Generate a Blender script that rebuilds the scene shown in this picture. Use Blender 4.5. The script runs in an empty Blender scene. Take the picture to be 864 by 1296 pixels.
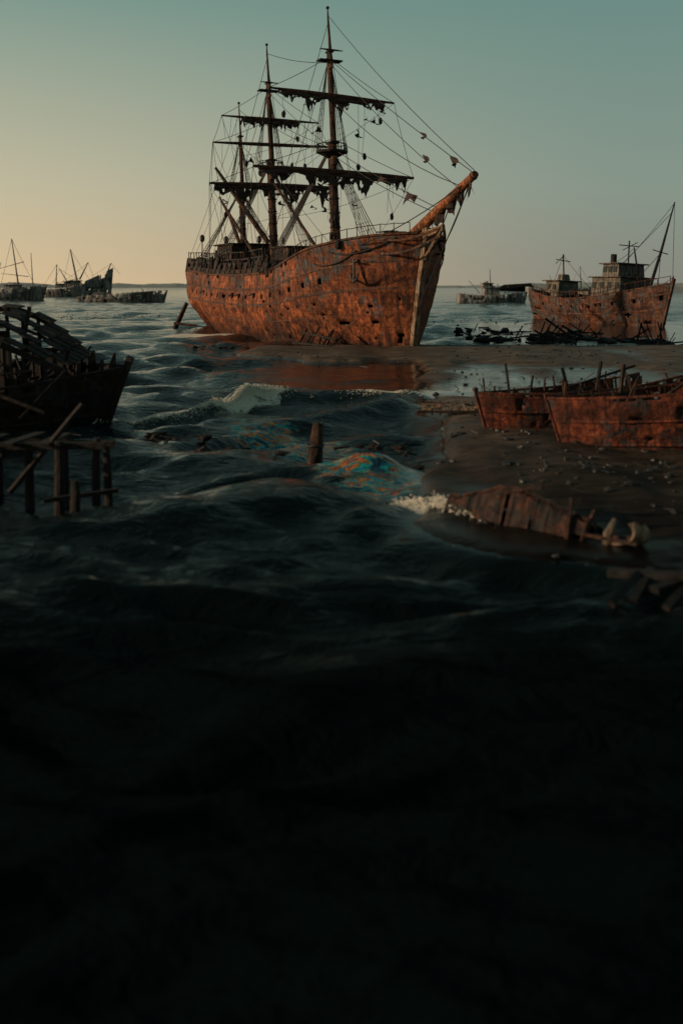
import bpy, bmesh, math, random
import numpy as np
from mathutils import Vector, Matrix, noise as mn
random.seed(7)
sc = bpy.context.scene
H = 5.0

# ------------------------------------------------------------------ helpers
def V(*a): return Vector(a)
def lerp(a,b,t): return a+(b-a)*t
def sstep(a,b,x):
    t=min(max((x-a)/(b-a),0),1); return t*t*(3-2*t)
def interp(x,xs,ys): return float(np.interp(x,xs,ys))
def nz(x,y=0,z=0): return mn.noise(Vector((x,y,z)))

class MB:
    def __init__(s): s.v=[]; s.f=[]
    def add(s,vs,fs):
        o=len(s.v); s.v+= [tuple(p) for p in vs]; s.f+=[tuple(i+o for i in f) for f in fs]
    def path(s,pts,r,n=8,caps=True):
        pts=[Vector(p) for p in pts]; k=len(pts)
        if not isinstance(r,(list,tuple)): r=[r]*k
        vs=[];fs=[]
        ref=None
        for i,p in enumerate(pts):
            d=(pts[min(i+1,k-1)]-pts[max(i-1,0)])
            if d.length<1e-9: d=V(0,0,1)
            d.normalize()
            if ref is None:
                ref=V(0,0,1) if abs(d.z)<.9 else V(1,0,0)
            a=d.cross(ref); 
            if a.length<1e-4: a=d.orthogonal()
            a.normalize(); b=d.cross(a)
            for j in range(n):
                t=2*math.pi*j/n
                vs.append(p+(a*math.cos(t)+b*math.sin(t))*r[i])
        for i in range(k-1):
            for j in range(n):
                fs.append((i*n+j,i*n+(j+1)%n,(i+1)*n+(j+1)%n,(i+1)*n+j))
        if caps:
            fs.append(tuple(range(n))[::-1]); fs.append(tuple((k-1)*n+j for j in range(n)))
        s.add(vs,fs)
    def tube(s,p0,p1,r0,r1=None,n=8):
        s.path([p0,p1],[r0,r0 if r1 is None else r1],n)
    def rope(s,p0,p1,r=.03,sag=0,k=8,n=4):
        p0=Vector(p0);p1=Vector(p1)
        if sag==0: s.path([p0,p1],r,n,False); return
        pts=[]
        for i in range(k+1):
            t=i/k; p=p0.lerp(p1,t); p.z-=sag*4*t*(1-t); pts.append(p)
        s.path(pts,r,n,False)
    def box(s,c,size,R=None,taper=0):
        c=Vector(c);x,y,z=[q/2 for q in size]
        vs=[]
        for sz in (-1,1):
            k=1-taper*(sz>0)
            for sx,sy in ((-1,-1),(1,-1),(1,1),(-1,1)):
                p=V(sx*x*k,sy*y*k,sz*z)
                if R is not None: p=R@p
                vs.append(c+p)
        s.add(vs,[(0,3,2,1),(4,5,6,7),(0,1,5,4),(1,2,6,5),(2,3,7,6),(3,0,4,7)])
    def beam(s,p0,p1,w,h,roll=0):
        p0=Vector(p0);p1=Vector(p1);d=p1-p0;L=d.length
        if L<1e-6:return
        q=d.to_track_quat('X','Z').to_matrix()@Matrix.Rotation(roll,3,'X')
        s.box((p0+p1)/2,(L,w,h),q)
    def grid(s,rows,skip=None):
        m=len(rows);n=len(rows[0]);vs=[p for r in rows for p in r];fs=[]
        for i in range(m-1):
            for j in range(n-1):
                if skip and skip(i,j): continue
                fs.append((i*n+j,i*n+j+1,(i+1)*n+j+1,(i+1)*n+j))
        s.add(vs,fs)
    def blob(s,c,r,seed=0,sq=(1,1,1),k=.35):
        bm=bmesh.new(); bmesh.ops.create_icosphere(bm,subdivisions=2,radius=1)
        vs=[]
        for v in bm.verts:
            p=v.co*(1+k*nz(v.co.x*1.6+seed*3.1,v.co.y*1.6+seed,v.co.z*1.6))
            vs.append((c[0]+p.x*r*sq[0],c[1]+p.y*r*sq[1],c[2]+p.z*r*sq[2]))
        fs=[tuple(v.index for v in f.verts) for f in bm.faces]
        bm.free(); s.add(vs,fs)
    def obj(s,name,mat,parent=None,smooth=False,weld=False,solid=0,bevel=0):
        me=bpy.data.meshes.new(name); me.from_pydata(s.v,[],s.f); me.validate()
        if weld:
            bm=bmesh.new(); bm.from_mesh(me); bmesh.ops.remove_doubles(bm,verts=bm.verts,dist=.002)
            bmesh.ops.recalc_face_normals(bm,faces=bm.faces); bm.to_mesh(me); bm.free()
        ob=bpy.data.objects.new(name,me); sc.collection.objects.link(ob)
        me.materials.append(mat)
        if smooth: me.polygons.foreach_set('use_smooth',[True]*len(me.polygons))
        if solid:
            m=ob.modifiers.new('s','SOLIDIFY'); m.thickness=solid; m.offset=0
        if bevel:
            m=ob.modifiers.new('b','BEVEL'); m.width=bevel; m.segments=1; m.limit_method='ANGLE'
        if parent: ob.parent=parent
        return ob

def empty(name,loc=(0,0,0),rotz=0,rx=0,ry=0):
    e=bpy.data.objects.new(name,None); sc.collection.objects.link(e)
    e.location=loc; e.rotation_euler=(rx,ry,rotz); e.empty_display_size=.5
    return e

# ------------------------------------------------------------------ materials
def newmat(name):
    m=bpy.data.materials.new(name); m.use_nodes=True
    nt=m.node_tree; b=nt.nodes['Principled BSDF']; return m,nt,b
def N(nt,t,**k):
    n=nt.nodes.new(t)
    for a,b in k.items(): setattr(n,a,b)
    return n
def noise_n(nt,vec,scale,detail=6,rough=.6,dist=0):
    n=N(nt,'ShaderNodeTexNoise'); n.inputs['Scale'].default_value=scale; n.inputs['Detail'].default_value=detail
    n.inputs['Roughness'].default_value=rough; n.inputs['Distortion'].default_value=dist
    if vec is not None: nt.links.new(vec,n.inputs['Vector'])
    return n.outputs['Fac']
def ramp(nt,fac,stops):
    r=N(nt,'ShaderNodeValToRGB'); nt.links.new(fac,r.inputs[0])
    e=r.color_ramp.elements
    while len(e)<len(stops): e.new(.5)
    for i,(p,c) in enumerate(stops):
        e[i].position=p; e[i].color=(c,c,c,1) if isinstance(c,(int,float)) else (*c,1)
    return r.outputs[0]
def mix(nt,f,a,b,mode='MIX'):
    m=N(nt,'ShaderNodeMix',data_type='RGBA',blend_type=mode)
    for s,x in ((m.inputs[0],f),(m.inputs[6],a),(m.inputs[7],b)):
        if isinstance(x,(int,float)): s.default_value=x
        elif isinstance(x,tuple): s.default_value=(*x,1)
        else: nt.links.new(x,s)
    return m.outputs[2]
def math_n(nt,op,a,b=0,clamp=False):
    m=N(nt,'ShaderNodeMath',operation=op); m.use_clamp=clamp
    for s,x in ((m.inputs[0],a),(m.inputs[1],b)):
        if isinstance(x,(int,float)): s.default_value=x
        else: nt.links.new(x,s)
    return m.outputs[0]
def mapr(nt,x,a,b,c,d):
    mr=N(nt,'ShaderNodeMapRange'); nt.links.new(x,mr.inputs[0])
    for i,v in enumerate((a,b,c,d)): mr.inputs[i+1].default_value=v
    return mr.outputs[0]
def mapping(nt,vec,scale=(1,1,1),rot=(0,0,0)):
    m=N(nt,'ShaderNodeMapping'); m.inputs['Scale'].default_value=scale; m.inputs['Rotation'].default_value=rot
    nt.links.new(vec,m.inputs[0]); return m.outputs[0]
def bump(nt,h,strength,dist,b,prev=None):
    n=N(nt,'ShaderNodeBump'); n.inputs['Strength'].default_value=strength; n.inputs['Distance'].default_value=dist
    nt.links.new(h,n.inputs['Height'])
    if prev is not None: nt.links.new(prev,n.inputs['Normal'])
    nt.links.new(n.outputs[0],b.inputs['Normal']); return n.outputs[0]

def rust(name,dark,mid,hot,patch,patch_amt=.5,scale=1.0,plates=True,rough=.75,psize=(2.2,.9),zp=None,mlow=.5):
    m,nt,b=newmat(name)
    tc=N(nt,'ShaderNodeTexCoord').outputs['Object']
    sp=N(nt,'ShaderNodeSeparateXYZ'); nt.links.new(tc,sp.inputs[0])
    n1=noise_n(nt,tc,.45*scale,8,.68,.4)
    n2=noise_n(nt,tc,2.3*scale,8,.72,.6)
    nb=noise_n(nt,mapping(nt,tc,(1,1,1.5)),.32*scale,5,.6,.8)
    st=noise_n(nt,mapping(nt,tc,(1.8*scale,1.8*scale,.16*scale)),1.5,7,.7)
    c=ramp(nt,n2,[(.3,dark),(.45,mid),(.58,hot),(.76,mid)])
    c=mix(nt,1,c,ramp(nt,nb,[(.38,.30),(.58,1.0)]),'MULTIPLY')
    pf=n1
    if zp: pf=math_n(nt,'ADD',n1,mapr(nt,sp.outputs[2],zp[0],zp[1],-.08,.07))
    pm=ramp(nt,pf,[(.53-.12*patch_amt,0),(.58-.12*patch_amt,1)])
    pm2=math_n(nt,'MULTIPLY',pm,ramp(nt,noise_n(nt,tc,1.3*scale,8,.75),[(.45,0),(.55,1)]))
    c=mix(nt,pm2,c,patch)
    sm=ramp(nt,st,[(.38,.10),(.53,.72),(.64,1)])
    c=mix(nt,.9,c,sm,'MULTIPLY')
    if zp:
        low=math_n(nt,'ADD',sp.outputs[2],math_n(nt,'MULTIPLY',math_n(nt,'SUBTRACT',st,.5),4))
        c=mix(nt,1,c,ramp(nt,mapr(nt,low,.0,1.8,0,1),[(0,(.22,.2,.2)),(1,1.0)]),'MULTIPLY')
    if plates:
        wv=N(nt,'ShaderNodeTexNoise'); wv.inputs['Scale'].default_value=.8; nt.links.new(tc,wv.inputs['Vector'])
        cb=N(nt,'ShaderNodeCombineXYZ'); nt.links.new(sp.outputs[0],cb.inputs[0]); nt.links.new(sp.outputs[2],cb.inputs[1])
        va=N(nt,'ShaderNodeVectorMath',operation='MULTIPLY_ADD'); nt.links.new(wv.outputs['Color'],va.inputs[0]); va.inputs[1].default_value=(.25*psize[1],.25*psize[1],0); nt.links.new(cb.outputs[0],va.inputs[2])
        br=N(nt,'ShaderNodeTexBrick'); nt.links.new(va.outputs[0],br.inputs['Vector'])
        br.inputs['Scale'].default_value=1; br.inputs['Brick Width'].default_value=psize[0]; br.inputs['Row Height'].default_value=psize[1]
        br.inputs['Mortar Size'].default_value=.02*psize[1]; br.inputs['Color1'].default_value=(1,1,1,1); br.inputs['Color2'].default_value=(mlow,mlow,mlow,1)
        br.inputs['Mortar'].default_value=(.15,.12,.12,1); br.inputs['Mortar Smooth'].default_value=.3
        c=mix(nt,.7,c,br.outputs['Color'],'MULTIPLY')
        p1=bump(nt,br.outputs['Fac'],-.6,.04,b)
    else: p1=None
    nt.links.new(c,b.inputs['Base Color'])
    bump(nt,n2,.9,.08,b,p1)
    rr=ramp(nt,n1,[(.3,rough-.15),(.7,min(rough+.15,1))]); nt.links.new(rr,b.inputs['Roughness'])
    b.inputs['Specular IOR Level'].default_value=.25
    return m

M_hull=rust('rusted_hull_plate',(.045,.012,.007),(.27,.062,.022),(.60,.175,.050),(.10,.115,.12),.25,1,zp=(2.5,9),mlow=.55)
M_hullU=rust('weathered_upperworks',(.015,.010,.010),(.055,.024,.016),(.14,.055,.028),(.05,.06,.065),.6,1.4,psize=(1.4,.5))
M_trim=rust('rusty_trim',(.03,.012,.009),(.12,.04,.02),(.28,.10,.04),(.08,.08,.08),.3,2,False)
M_stem=rust('stem_timber',(.12,.06,.035),(.32,.17,.10),(.50,.31,.18),(.2,.18,.15),.3,2,False)
M_mast=rust('mast_timber',(.022,.009,.007),(.095,.033,.018),(.21,.075,.034),(.05,.035,.03),.3,2.2,False)
M_spar=rust('bowsprit_rust',(.09,.026,.013),(.34,.10,.035),(.56,.20,.07),(.16,.08,.05),.3,2.5,False)
M_dark=rust('charred_timber',(.006,.005,.005),(.019,.012,.010),(.045,.025,.017),(.022,.024,.025),.3,2,False)
M_dwood=rust('dark_wreck_planking',(.006,.005,.005),(.022,.013,.011),(.06,.028,.018),(.028,.032,.034),.4,1.6,True,psize=(3,.22))
M_redwreck=rust('red_rust_plate',(.035,.008,.006),(.22,.044,.020),(.46,.115,.040),(.07,.06,.06),.15,2.2,True,psize=(1.3,.55),mlow=.5)
M_brown=rust('brown_planking',(.015,.008,.006),(.085,.033,.02),(.19,.08,.042),(.05,.045,.04),.3,3,True,psize=(.35,3))
M_sunk=rust('soaked_rusty_plate',(.012,.006,.005),(.07,.024,.014),(.17,.062,.032),(.04,.035,.03),.2,3,True,rough=.55,psize=(.4,3))
M_trawl=rust('trawler_plate',(.03,.011,.009),(.16,.05,.026),(.30,.11,.05),(.10,.105,.105),.6,1,psize=(2,.8))
M_cabin=rust('old_cabin_paint',(.08,.04,.025),(.20,.13,.085),(.34,.27,.20),(.24,.23,.20),.8,1.6,psize=(1.5,.8))
M_hazeD=rust('painted_haze_hull',(.24,.21,.20),(.32,.27,.24),(.38,.31,.27),(.31,.32,.31),.5,.5,False)  # distance haze put into the base colour as pale greys
M_haze=rust('painted_haze_far_hull',(.33,.32,.31),(.38,.36,.34),(.42,.39,.36),(.38,.38,.38),.5,.3,False)  # paler still: more distance haze painted into the base colour

def plain(name,col,rough=.8,sc_=3,var=.4):
    m,nt,b=newmat(name); tc=N(nt,'ShaderNodeTexCoord').outputs['Object']
    n=noise_n(nt,tc,sc_,6,.6); c=ramp(nt,n,[(.3,tuple(x*(1-var) for x in col)),(.7,tuple(min(1,x*(1+var)) for x in col))])
    nt.links.new(c,b.inputs['Base Color']); b.inputs['Roughness'].default_value=rough; bump(nt,n,.4,.03,b); return m
M_rope=plain('tarred_rope',(.018,.013,.011),.9,8)
M_cloth=plain('rotten_sailcloth',(.035,.020,.016),.95,2.5,.6)
M_iron=plain('black_iron',(.02,.018,.018),.6)
M_win=plain('dark_window',(.006,.007,.008),.3)
M_deck=plain('rotten_deck',(.05,.035,.026),.85,2,.5)
M_foam=plain('sea_foam_bubbles',(.66,.60,.50),.8,12,.25)
M_land=plain('painted_haze_land',(.24,.26,.25),1,.02,.2)  # land greyed by aerial haze painted into its colour
M_rock=plain('wet_rock',(.022,.017,.014),.5,3,.6)

# ------------------------------------------------------------------ numpy noise
def vnoise(x,y,seed=0):
    xi=np.floor(x).astype(np.int64);yi=np.floor(y).astype(np.int64);xf=x-xi;yf=y-yi
    def h(a,b):
        n=(a*374761393+b*668265263+seed*1442695041)&0x7fffffff
        n=((n^(n>>13))*1274126177)&0x7fffffff
        return ((n^(n>>16))&0xffff)/65535.
    u=xf*xf*(3-2*xf);w=yf*yf*(3-2*yf)
    return (h(xi,yi)*(1-u)+h(xi+1,yi)*u)*(1-w)+(h(xi,yi+1)*(1-u)+h(xi+1,yi+1)*u)*w
def fbm(x,y,o=4,seed=0):
    s=0;a=.5;t=0
    for i in range(o):
        s=s+a*vnoise(x*2**i+i*17.3,y*2**i-i*9.1,seed+i);t+=a;a*=.5
    return s/t
def ss(a,b,x):
    t=np.clip((x-a)/(b-a),0,1);return t*t*(3-2*t)

# terrain height (sand above z=0 shows)
def ground_h(X,Y):
    n=fbm(X*.35,Y*.16,4,3)-.5
    n2=fbm(X*.09,Y*.05,3,8)-.5
    n4=fbm(X*.22,Y*.13,3,61)-.5
    g=np.full_like(X,-1.6)
    near=np.interp(X,[-8,-2,6,14,30],[67,60,58,55,52])
    spit=ss(-11,-6,X+n*4)*ss(near-3,near+2,Y+n*9)*(1-ss(74,84,Y+n*5))
    g=np.maximum(g,-1.6+spit*(1.80+.55*n+.3*n2))
    edge=np.interp(Y,[0,14.5,16,17.5,20,24,30,38,46,57],[40,14,5.2,2.8,1.6,1.8,2.6,3.2,4.2,4])+n4*4.5
    fl=ss(-1.6,.9,X-edge)*(1-ss(60,64,Y))*ss(14,16.5,Y)
    lvl=np.interp(Y,[14,17,22,30,36,44,57],[.03,.12,.14,.12,.03,-.01,.0])+.03*np.clip(X-edge,0,8)*np.interp(Y,[30,42],[.5,.05])
    g=np.maximum(g,-1.6+fl*(1.6+lvl+.60*n+.3*n2))
    rt=ss(8,14,X-(Y-75)*.1)*ss(70,76,Y)*(1-ss(120,140,Y))
    g=np.maximum(g,-1.6+rt*(1.57+.4*n+.4*n2))
    return g

def fan(nr,nc,y0,y1,wx,wc):
    Y=np.exp(np.linspace(math.log(y0),math.log(y1),nr))[:,None]*np.ones((1,nc))
    s=np.linspace(-1,1,nc)[None,:]
    X=s*(Y*wx+wc)
    return X,Y
def fanobj(name,X,Y,Z,mat,attrs={}):
    nr,nc=X.shape
    co=np.stack([X,Y,Z],-1).reshape(-1,3)
    idx=np.arange(nr*nc).reshape(nr,nc)
    q=np.stack([idx[:-1,:-1],idx[:-1,1:],idx[1:,1:],idx[1:,:-1]],-1).reshape(-1,4)
    me=bpy.data.meshes.new(name)
    me.vertices.add(len(co)); me.vertices.foreach_set('co',co.astype(np.float32).ravel())
    me.loops.add(q.size); me.loops.foreach_set('vertex_index',q.astype(np.int32).ravel())
    me.polygons.add(len(q)); me.polygons.foreach_set('loop_start',np.arange(0,q.size,4,dtype=np.int32))
    me.polygons.foreach_set('loop_total',np.full(len(q),4,dtype=np.int32))
    me.update(calc_edges=True); me.polygons.foreach_set('use_smooth',np.ones(len(q),dtype=bool))
    for k,a in attrs.items():
        at=me.attributes.new(k,'FLOAT','POINT'); at.data.foreach_set('value',a.astype(np.float32).ravel())
    me.materials.append(mat)
    ob=bpy.data.objects.new(name,me); sc.collection.objects.link(ob); return ob

def crest_line(X): return np.interp(X,[-14,-8.5,-6,-3.6,-1.5,2.9,5],[30.5,33,36,41,41.5,42,42])
def water_h(X,Y,dy):
    g=ground_h(X,Y)
    calm=ss(.02,1.4,-g)
    calm=calm*(1-.8*ss(-7,-3,X)*ss(44,47,Y)*(1-ss(66,72,Y)))
    rng=np.random.RandomState(4)
    Z=np.zeros_like(X)
    wx=X+2.2*(fbm(X*.13,Y*.13,2,21)-.5)*2; wy=Y+2.8*(fbm(X*.11,Y*.15,2,22)-.5)*2
    for lam,amp in [(11,.10),(8.3,.10),(6.1,.085),(4.7,.08),(3.6,.068),(2.9,.058),(2.2,.048),(1.6,.035),(1.2,.025),(.85,.017),(.6,.011)]:
        for r in range(2):
            a=math.radians(-78+rng.uniform(-38,38)); k=2*math.pi/lam; ph=rng.uniform(0,6.28)
            arg=k*(wx*math.cos(a)+wy*math.sin(a))+ph
            w=np.sin(arg) if lam>=9 else 1-2*np.abs(np.sin(arg/2))**1.1
            Z+=amp*w*np.clip(lam/(4*dy),0,1)**2*(.45+1.1*fbm(X*.08,Y*.08,2,int(lam*10)+r))
    Z*=.06+.94*calm
    d=Y-crest_line(X)+.5*(fbm(X*.8,Y*.3,3,5)-.5)
    a1=ss(-14,-10,X)*(1-ss(2.5,4.5,X))*(.6+.65*ss(-6,-3.8,X)*(1-ss(-3.0,0,X)))
    prof=np.where(d<0,np.exp(-(d/.6)**2),np.exp(-(d/2.2)**2))
    Z+=.70*a1*prof
    for (yc,x0,x1,h,wf,wb) in [(24.5,-4.5,1.6,.5,1.0,2.2),(20.2,-9,2.0,.34,.8,2.0),(28.5,-9,-1,.26,.8,2.),(51,-22,-3,.40,1.2,3),(63,-30,-8,.36,1.4,4),(16,-6,2,.24,.8,1.6),(80,-40,-12,.36,1.4,4)]:
        yc2=yc+.25*(X-x0)*.5-.02*(X-x0)**2*.6+1.2*(fbm(X*.3,X*.1+yc,2,9)-.5)
        d2=Y-yc2; e=ss(x0-1.5,x0+1.5,X)*(1-ss(x1-1.5,x1+1.5,X))
        Z+=h*e*np.where(d2<0,np.exp(-(d2/wf)**2),np.exp(-(d2/wb)**2))*(.1+.9*calm)
    return Z-.02,g,a1,d

# ------------------------------------------------------------------ water material
def water_mat():
    m,nt,b=newmat('oily_sea_water')
    geo=N(nt,'ShaderNodeNewGeometry').outputs['Position']
    sp=N(nt,'ShaderNodeSeparateXYZ'); nt.links.new(geo,sp.inputs[0])
    b.inputs['Base Color'].default_value=(.0025,.0055,.006,1)
    b.inputs['IOR'].default_value=1.33
    b.inputs['Roughness'].default_value=.06
    # painted fade to dark: material loses its sky reflection towards the near edge
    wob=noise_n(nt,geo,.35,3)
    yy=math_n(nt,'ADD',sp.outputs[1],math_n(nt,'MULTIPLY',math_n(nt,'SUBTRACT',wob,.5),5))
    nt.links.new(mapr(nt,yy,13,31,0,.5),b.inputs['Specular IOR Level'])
    v1=mapping(nt,geo,(.8,1.6,1))
    n1=noise_n(nt,v1,1.1,5,.6,.6)
    n2=noise_n(nt,v1,4.5,4,.6,.3)
    ga=N(nt,'ShaderNodeAttribute',attribute_name='calm').outputs['Fac']
    bb=N(nt,'ShaderNodeBump'); nt.links.new(math_n(nt,'MULTIPLY',math_n(nt,'ADD',math_n(nt,'MULTIPLY',ga,.93),.07),.75),bb.inputs['Strength']); bb.inputs['Distance'].default_value=.24; nt.links.new(n1,bb.inputs['Height'])
    b2=N(nt,'ShaderNodeBump'); nt.links.new(math_n(nt,'MULTIPLY',math_n(nt,'ADD',math_n(nt,'MULTIPLY',ga,.88),.12),.5),b2.inputs['Strength']); b2.inputs['Distance'].default_value=.045; nt.links.new(n2,b2.inputs['Height']); nt.links.new(bb.outputs[0],b2.inputs['Normal'])
    nrm=b2.outputs[0]; nt.links.new(nrm,b.inputs['Normal'])
    # foam
    fa=N(nt,'ShaderNodeAttribute',attribute_name='foam').outputs['Fac']
    fn=noise_n(nt,geo,5,8,.75,.8)
    fm=math_n(nt,'MULTIPLY',math_n(nt,'SUBTRACT',math_n(nt,'ADD',fa,fn),1.0),6,True)
    foam=N(nt,'ShaderNodeBsdfPrincipled'); foam.inputs['Base Color'].default_value=(.68,.61,.50,1); foam.inputs['Roughness'].default_value=.8
    bf=N(nt,'ShaderNodeBump'); bf.inputs['Strength'].default_value=1; bf.inputs['Distance'].default_value=.08; nt.links.new(fn,bf.inputs['Height']); nt.links.new(bf.outputs[0],foam.inputs['Normal'])
    # oil film: thin-film colours in stretched curls
    oa=N(nt,'ShaderNodeAttribute',attribute_name='oil').outputs['Fac']
    ov=mapping(nt,geo,(.42,.95,.2),(0,0,.25))
    on=noise_n(nt,ov,1.7,7,.6,2.6)
    om=math_n(nt,'MULTIPLY',math_n(nt,'SUBTRACT',math_n(nt,'ADD',oa,on),1.05),6,True)
    hue=noise_n(nt,ov,1.5,5,.55,3.2)
    oc=ramp(nt,hue,[(.36,(.01,.03,.05)),(.42,(.01,.16,.22)),(.455,(.03,.50,.42)),(.48,(.01,.06,.06)),(.505,(.9,.30,.03)),(.53,(.55,.08,.015)),(.555,(.012,.03,.04)),(.60,(.02,.30,.36)),(.66,(.01,.04,.05))])
    oil=N(nt,'ShaderNodeBsdfPrincipled'); nt.links.new(oc,oil.inputs['Base Color']); oil.inputs['Roughness'].default_value=.22; oil.inputs['Metallic'].default_value=.5; nt.links.new(nrm,oil.inputs['Normal'])
    out=nt.nodes['Material Output']
    m1=N(nt,'ShaderNodeMixShader'); nt.links.new(om,m1.inputs[0]); nt.links.new(b.outputs[0],m1.inputs[1]); nt.links.new(oil.outputs[0],m1.inputs[2])
    m2=N(nt,'ShaderNodeMixShader'); nt.links.new(fm,m2.inputs[0]); nt.links.new(m1.outputs[0],m2.inputs[1]); nt.links.new(foam.outputs[0],m2.inputs[2])
    nt.links.new(m2.outputs[0],out.inputs['Surface'])
    return m
def sand_mat():
    m,nt,b=newmat('wet_sand')
    geo=N(nt,'ShaderNodeNewGeometry').outputs['Position']
    n=noise_n(nt,geo,.5,8,.65,.4); n2=noise_n(nt,geo,9,6,.7)
    n3=noise_n(nt,mapping(nt,geo,(.5,1.6,1)),1.4,7,.6,.5)
    c=ramp(nt,n,[(.3,(.060,.042,.031)),(.55,(.125,.088,.063)),(.75,(.19,.137,.10))])
    c=mix(nt,.8,c,ramp(nt,n3,[(.38,.3),(.6,1)]),'MULTIPLY')
    c=mix(nt,.6,c,ramp(nt,n2,[(.35,.3),(.5,1)]),'MULTIPLY')
    sp=N(nt,'ShaderNodeSeparateXYZ'); nt.links.new(geo,sp.inputs[0])
    # painted fade: darker towards the near side of the beach
    c=mix(nt,1,c,ramp(nt,mapr(nt,sp.outputs[2],0,.16,0,1),[(0,.35),(1,1.0)]),'MULTIPLY')
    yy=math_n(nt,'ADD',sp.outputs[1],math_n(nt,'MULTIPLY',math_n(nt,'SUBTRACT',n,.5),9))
    c=mix(nt,mapr(nt,yy,16.5,38,0,1),(.004,.0035,.003),c)  # painted fade to near black on the near beach, put into the colour
    nt.links.new(c,b.inputs['Base Color'])
    hgt=math_n(nt,'ADD',sp.outputs[2],math_n(nt,'MULTIPLY',math_n(nt,'SUBTRACT',n3,.5),.25))
    nt.links.new(mapr(nt,hgt,.02,.17,.12,.7),b.inputs['Roughness'])
    nt.links.new(math_n(nt,'MULTIPLY',mapr(nt,yy,16,34,0,1),mapr(nt,hgt,.02,.17,.6,.15)),b.inputs['Specular IOR Level'])  # reflection dimmed along with the painted near-side fade
    p=bump(nt,n3,.6,.08,b); bump(nt,n2,.5,.02,b,p)
    return m

X,Y=fan(800,420,2.2,6000,.95,14)
dy=np.maximum(Y*math.log(6000/2.2)/800,(Y*.95+14)*2/420)
Z,g,a1,d=water_h(X,Y,dy)
fn=fbm(X*.9,Y*.6,3,31)
foam=a1*np.exp(-((d+.2)/.42)**2)*np.interp(X,[-14,-9,-6,-4,-3,-2.2,-1,1.4,3,4.5],[.55,.75,.9,1.0,.95,.4,.3,.95,.85,0])
foam=np.maximum(foam,a1*np.exp(-((d+1.0)/.6)**2)*.56*(X<-2.5))
dd=np.hypot((X-2.0)/1.5,(Y-20.9+ .9*(X-2.0))/.7); foam=np.maximum(foam,.82*np.exp(-dd**2))
dd=np.hypot((X+15.5)/7,(Y-96-.35*(X+15))/2.4); foam=np.maximum(foam,.9*np.exp(-dd**2))
foam=np.maximum(foam,.52*np.exp(-((g+.12)/.07)**2)*(fn>.48)*(Y<75)*(Y>17))
foam=np.maximum(foam,(.56*ss(.20,.36,Z)*(Y>43)*(fn>.47)))
# slick runs diagonally from the crest toward the shore
ax_,ay_,bx_,by_=-3.6,35.5,1.9,22.5
tl=((X-ax_)*(bx_-ax_)*4+(Y-ay_)*(by_-ay_))/((bx_-ax_)**2*4+(by_-ay_)**2)
pxl=X-(ax_+(bx_-ax_)*tl); pyl=Y-(ay_+(by_-ay_)*tl)
dp=np.sqrt((pxl*2)**2+pyl**2)+2.6*(fbm(X*.5,Y*.3,3,77)-.5)
oil=.74*np.exp(-(dp/3.6)**4)*ss(-.12,.08,tl)*(1-ss(.9,1.12,tl))
calmA=ss(.02,.9,-g)*(1-.8*ss(-7,-3,X)*ss(44,47,Y)*(1-ss(66,72,Y)))
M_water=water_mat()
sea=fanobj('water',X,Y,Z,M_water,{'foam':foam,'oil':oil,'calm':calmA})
X2,Y2=fan(460,360,2.0,6000,1.0,16)
G=ground_h(X2,Y2)+.04*(fbm(X2*2.2,Y2*2.2,3,44)-.5)*(Y2<80)
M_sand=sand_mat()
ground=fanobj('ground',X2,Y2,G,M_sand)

# ------------------------------------------------------------------ generic hull
def hull_part(name,parent,S,nu,nq,mat,skip=None,thick=.12,t0=0,t1=1,q0=0,q1=1,pw=1.0,transom=True,tmat=None):
    b=MB()
    for side in (1,-1):
        rows=[[S(lerp(t0,t1,(i/nu)**pw),lerp(q0,q1,j/nq),side) for j in range(nq+1)] for i in range(nu+1)]
        b.grid(rows,(lambda i,j,s=side: skip(i,j,s)) if skip else None)
    if transom:
        A=[S(t1,lerp(q0,q1,j/nq),1) for j in range(nq+1)];Bq=[S(t1,lerp(q0,q1,j/nq),-1) for j in range(nq+1)]
        b.grid([A,[a.lerp(c,.5) for a,c in zip(A,Bq)],Bq])
    return b.obj(name,mat,parent,smooth=True,weld=True,solid=thick)

def strake(b,S,q,w,h,t0,t1,n,side,out=.06,pw=1.0):
    prev=None
    for i in range(n+1):
        t=lerp(t0,t1,(i/n)**pw); p=S(t,q,side)
        p=Vector((p.x,p.y+side*out,p.z))
        if prev is not None: b.beam(prev,p+(p-prev).normalized()*.02,w,h)
        prev=p

# ------------------------------------------------------------------ MAIN SHIP
ship=empty('sailing_ship',(5.25,73.0,0),math.radians(113.7))
L=48.
RU=[0,2,4,6,9.5,13,17,25,36,48]; RZ=[8.9,8.75,8.4,8.0,7.25,6.6,6.1,5.9,6.1,6.7]
def railz(u): return interp(u,RU,RZ)
RK=2.5
def S(t,q,side):
    u0=t*L; zr=railz(u0); z=-1.3+(zr+1.3)*q
    hd=.16+5.95*(1-(1-min(t/.20,1))**2.7); hw=.16+4.6*(1-(1-min(t/.34,1))**1.9)
    s=sstep(.68,1,t); hd*=1-.2*s; hw*=1-.6*s
    f=max(q,0)**.62 if q<1 else 1
    f=lerp(f,sstep(0,.62,q),min(t/.35,1)*.8)
    v=hw+(hd-hw)*f
    v*=1-.07*max(0,q-.65)/.35*sstep(.2,.4,t)
    u=u0-RK*(1-min(t/.2,1))**1.6*max(q,0)**1.25+2.6*q*q*sstep(.88,1,t)
    dent=.11*nz(u*.5,z*.6,side*5.)+.06*nz(u*1.7,z*1.6,side*9.)
    return Vector((u,side*(v+dent*min(1,v)),z))
NU,NQ=200,40
def tt(i): return (i/NU)**1.3
rr=random.Random(3)
ports={}
u=5.5
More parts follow.
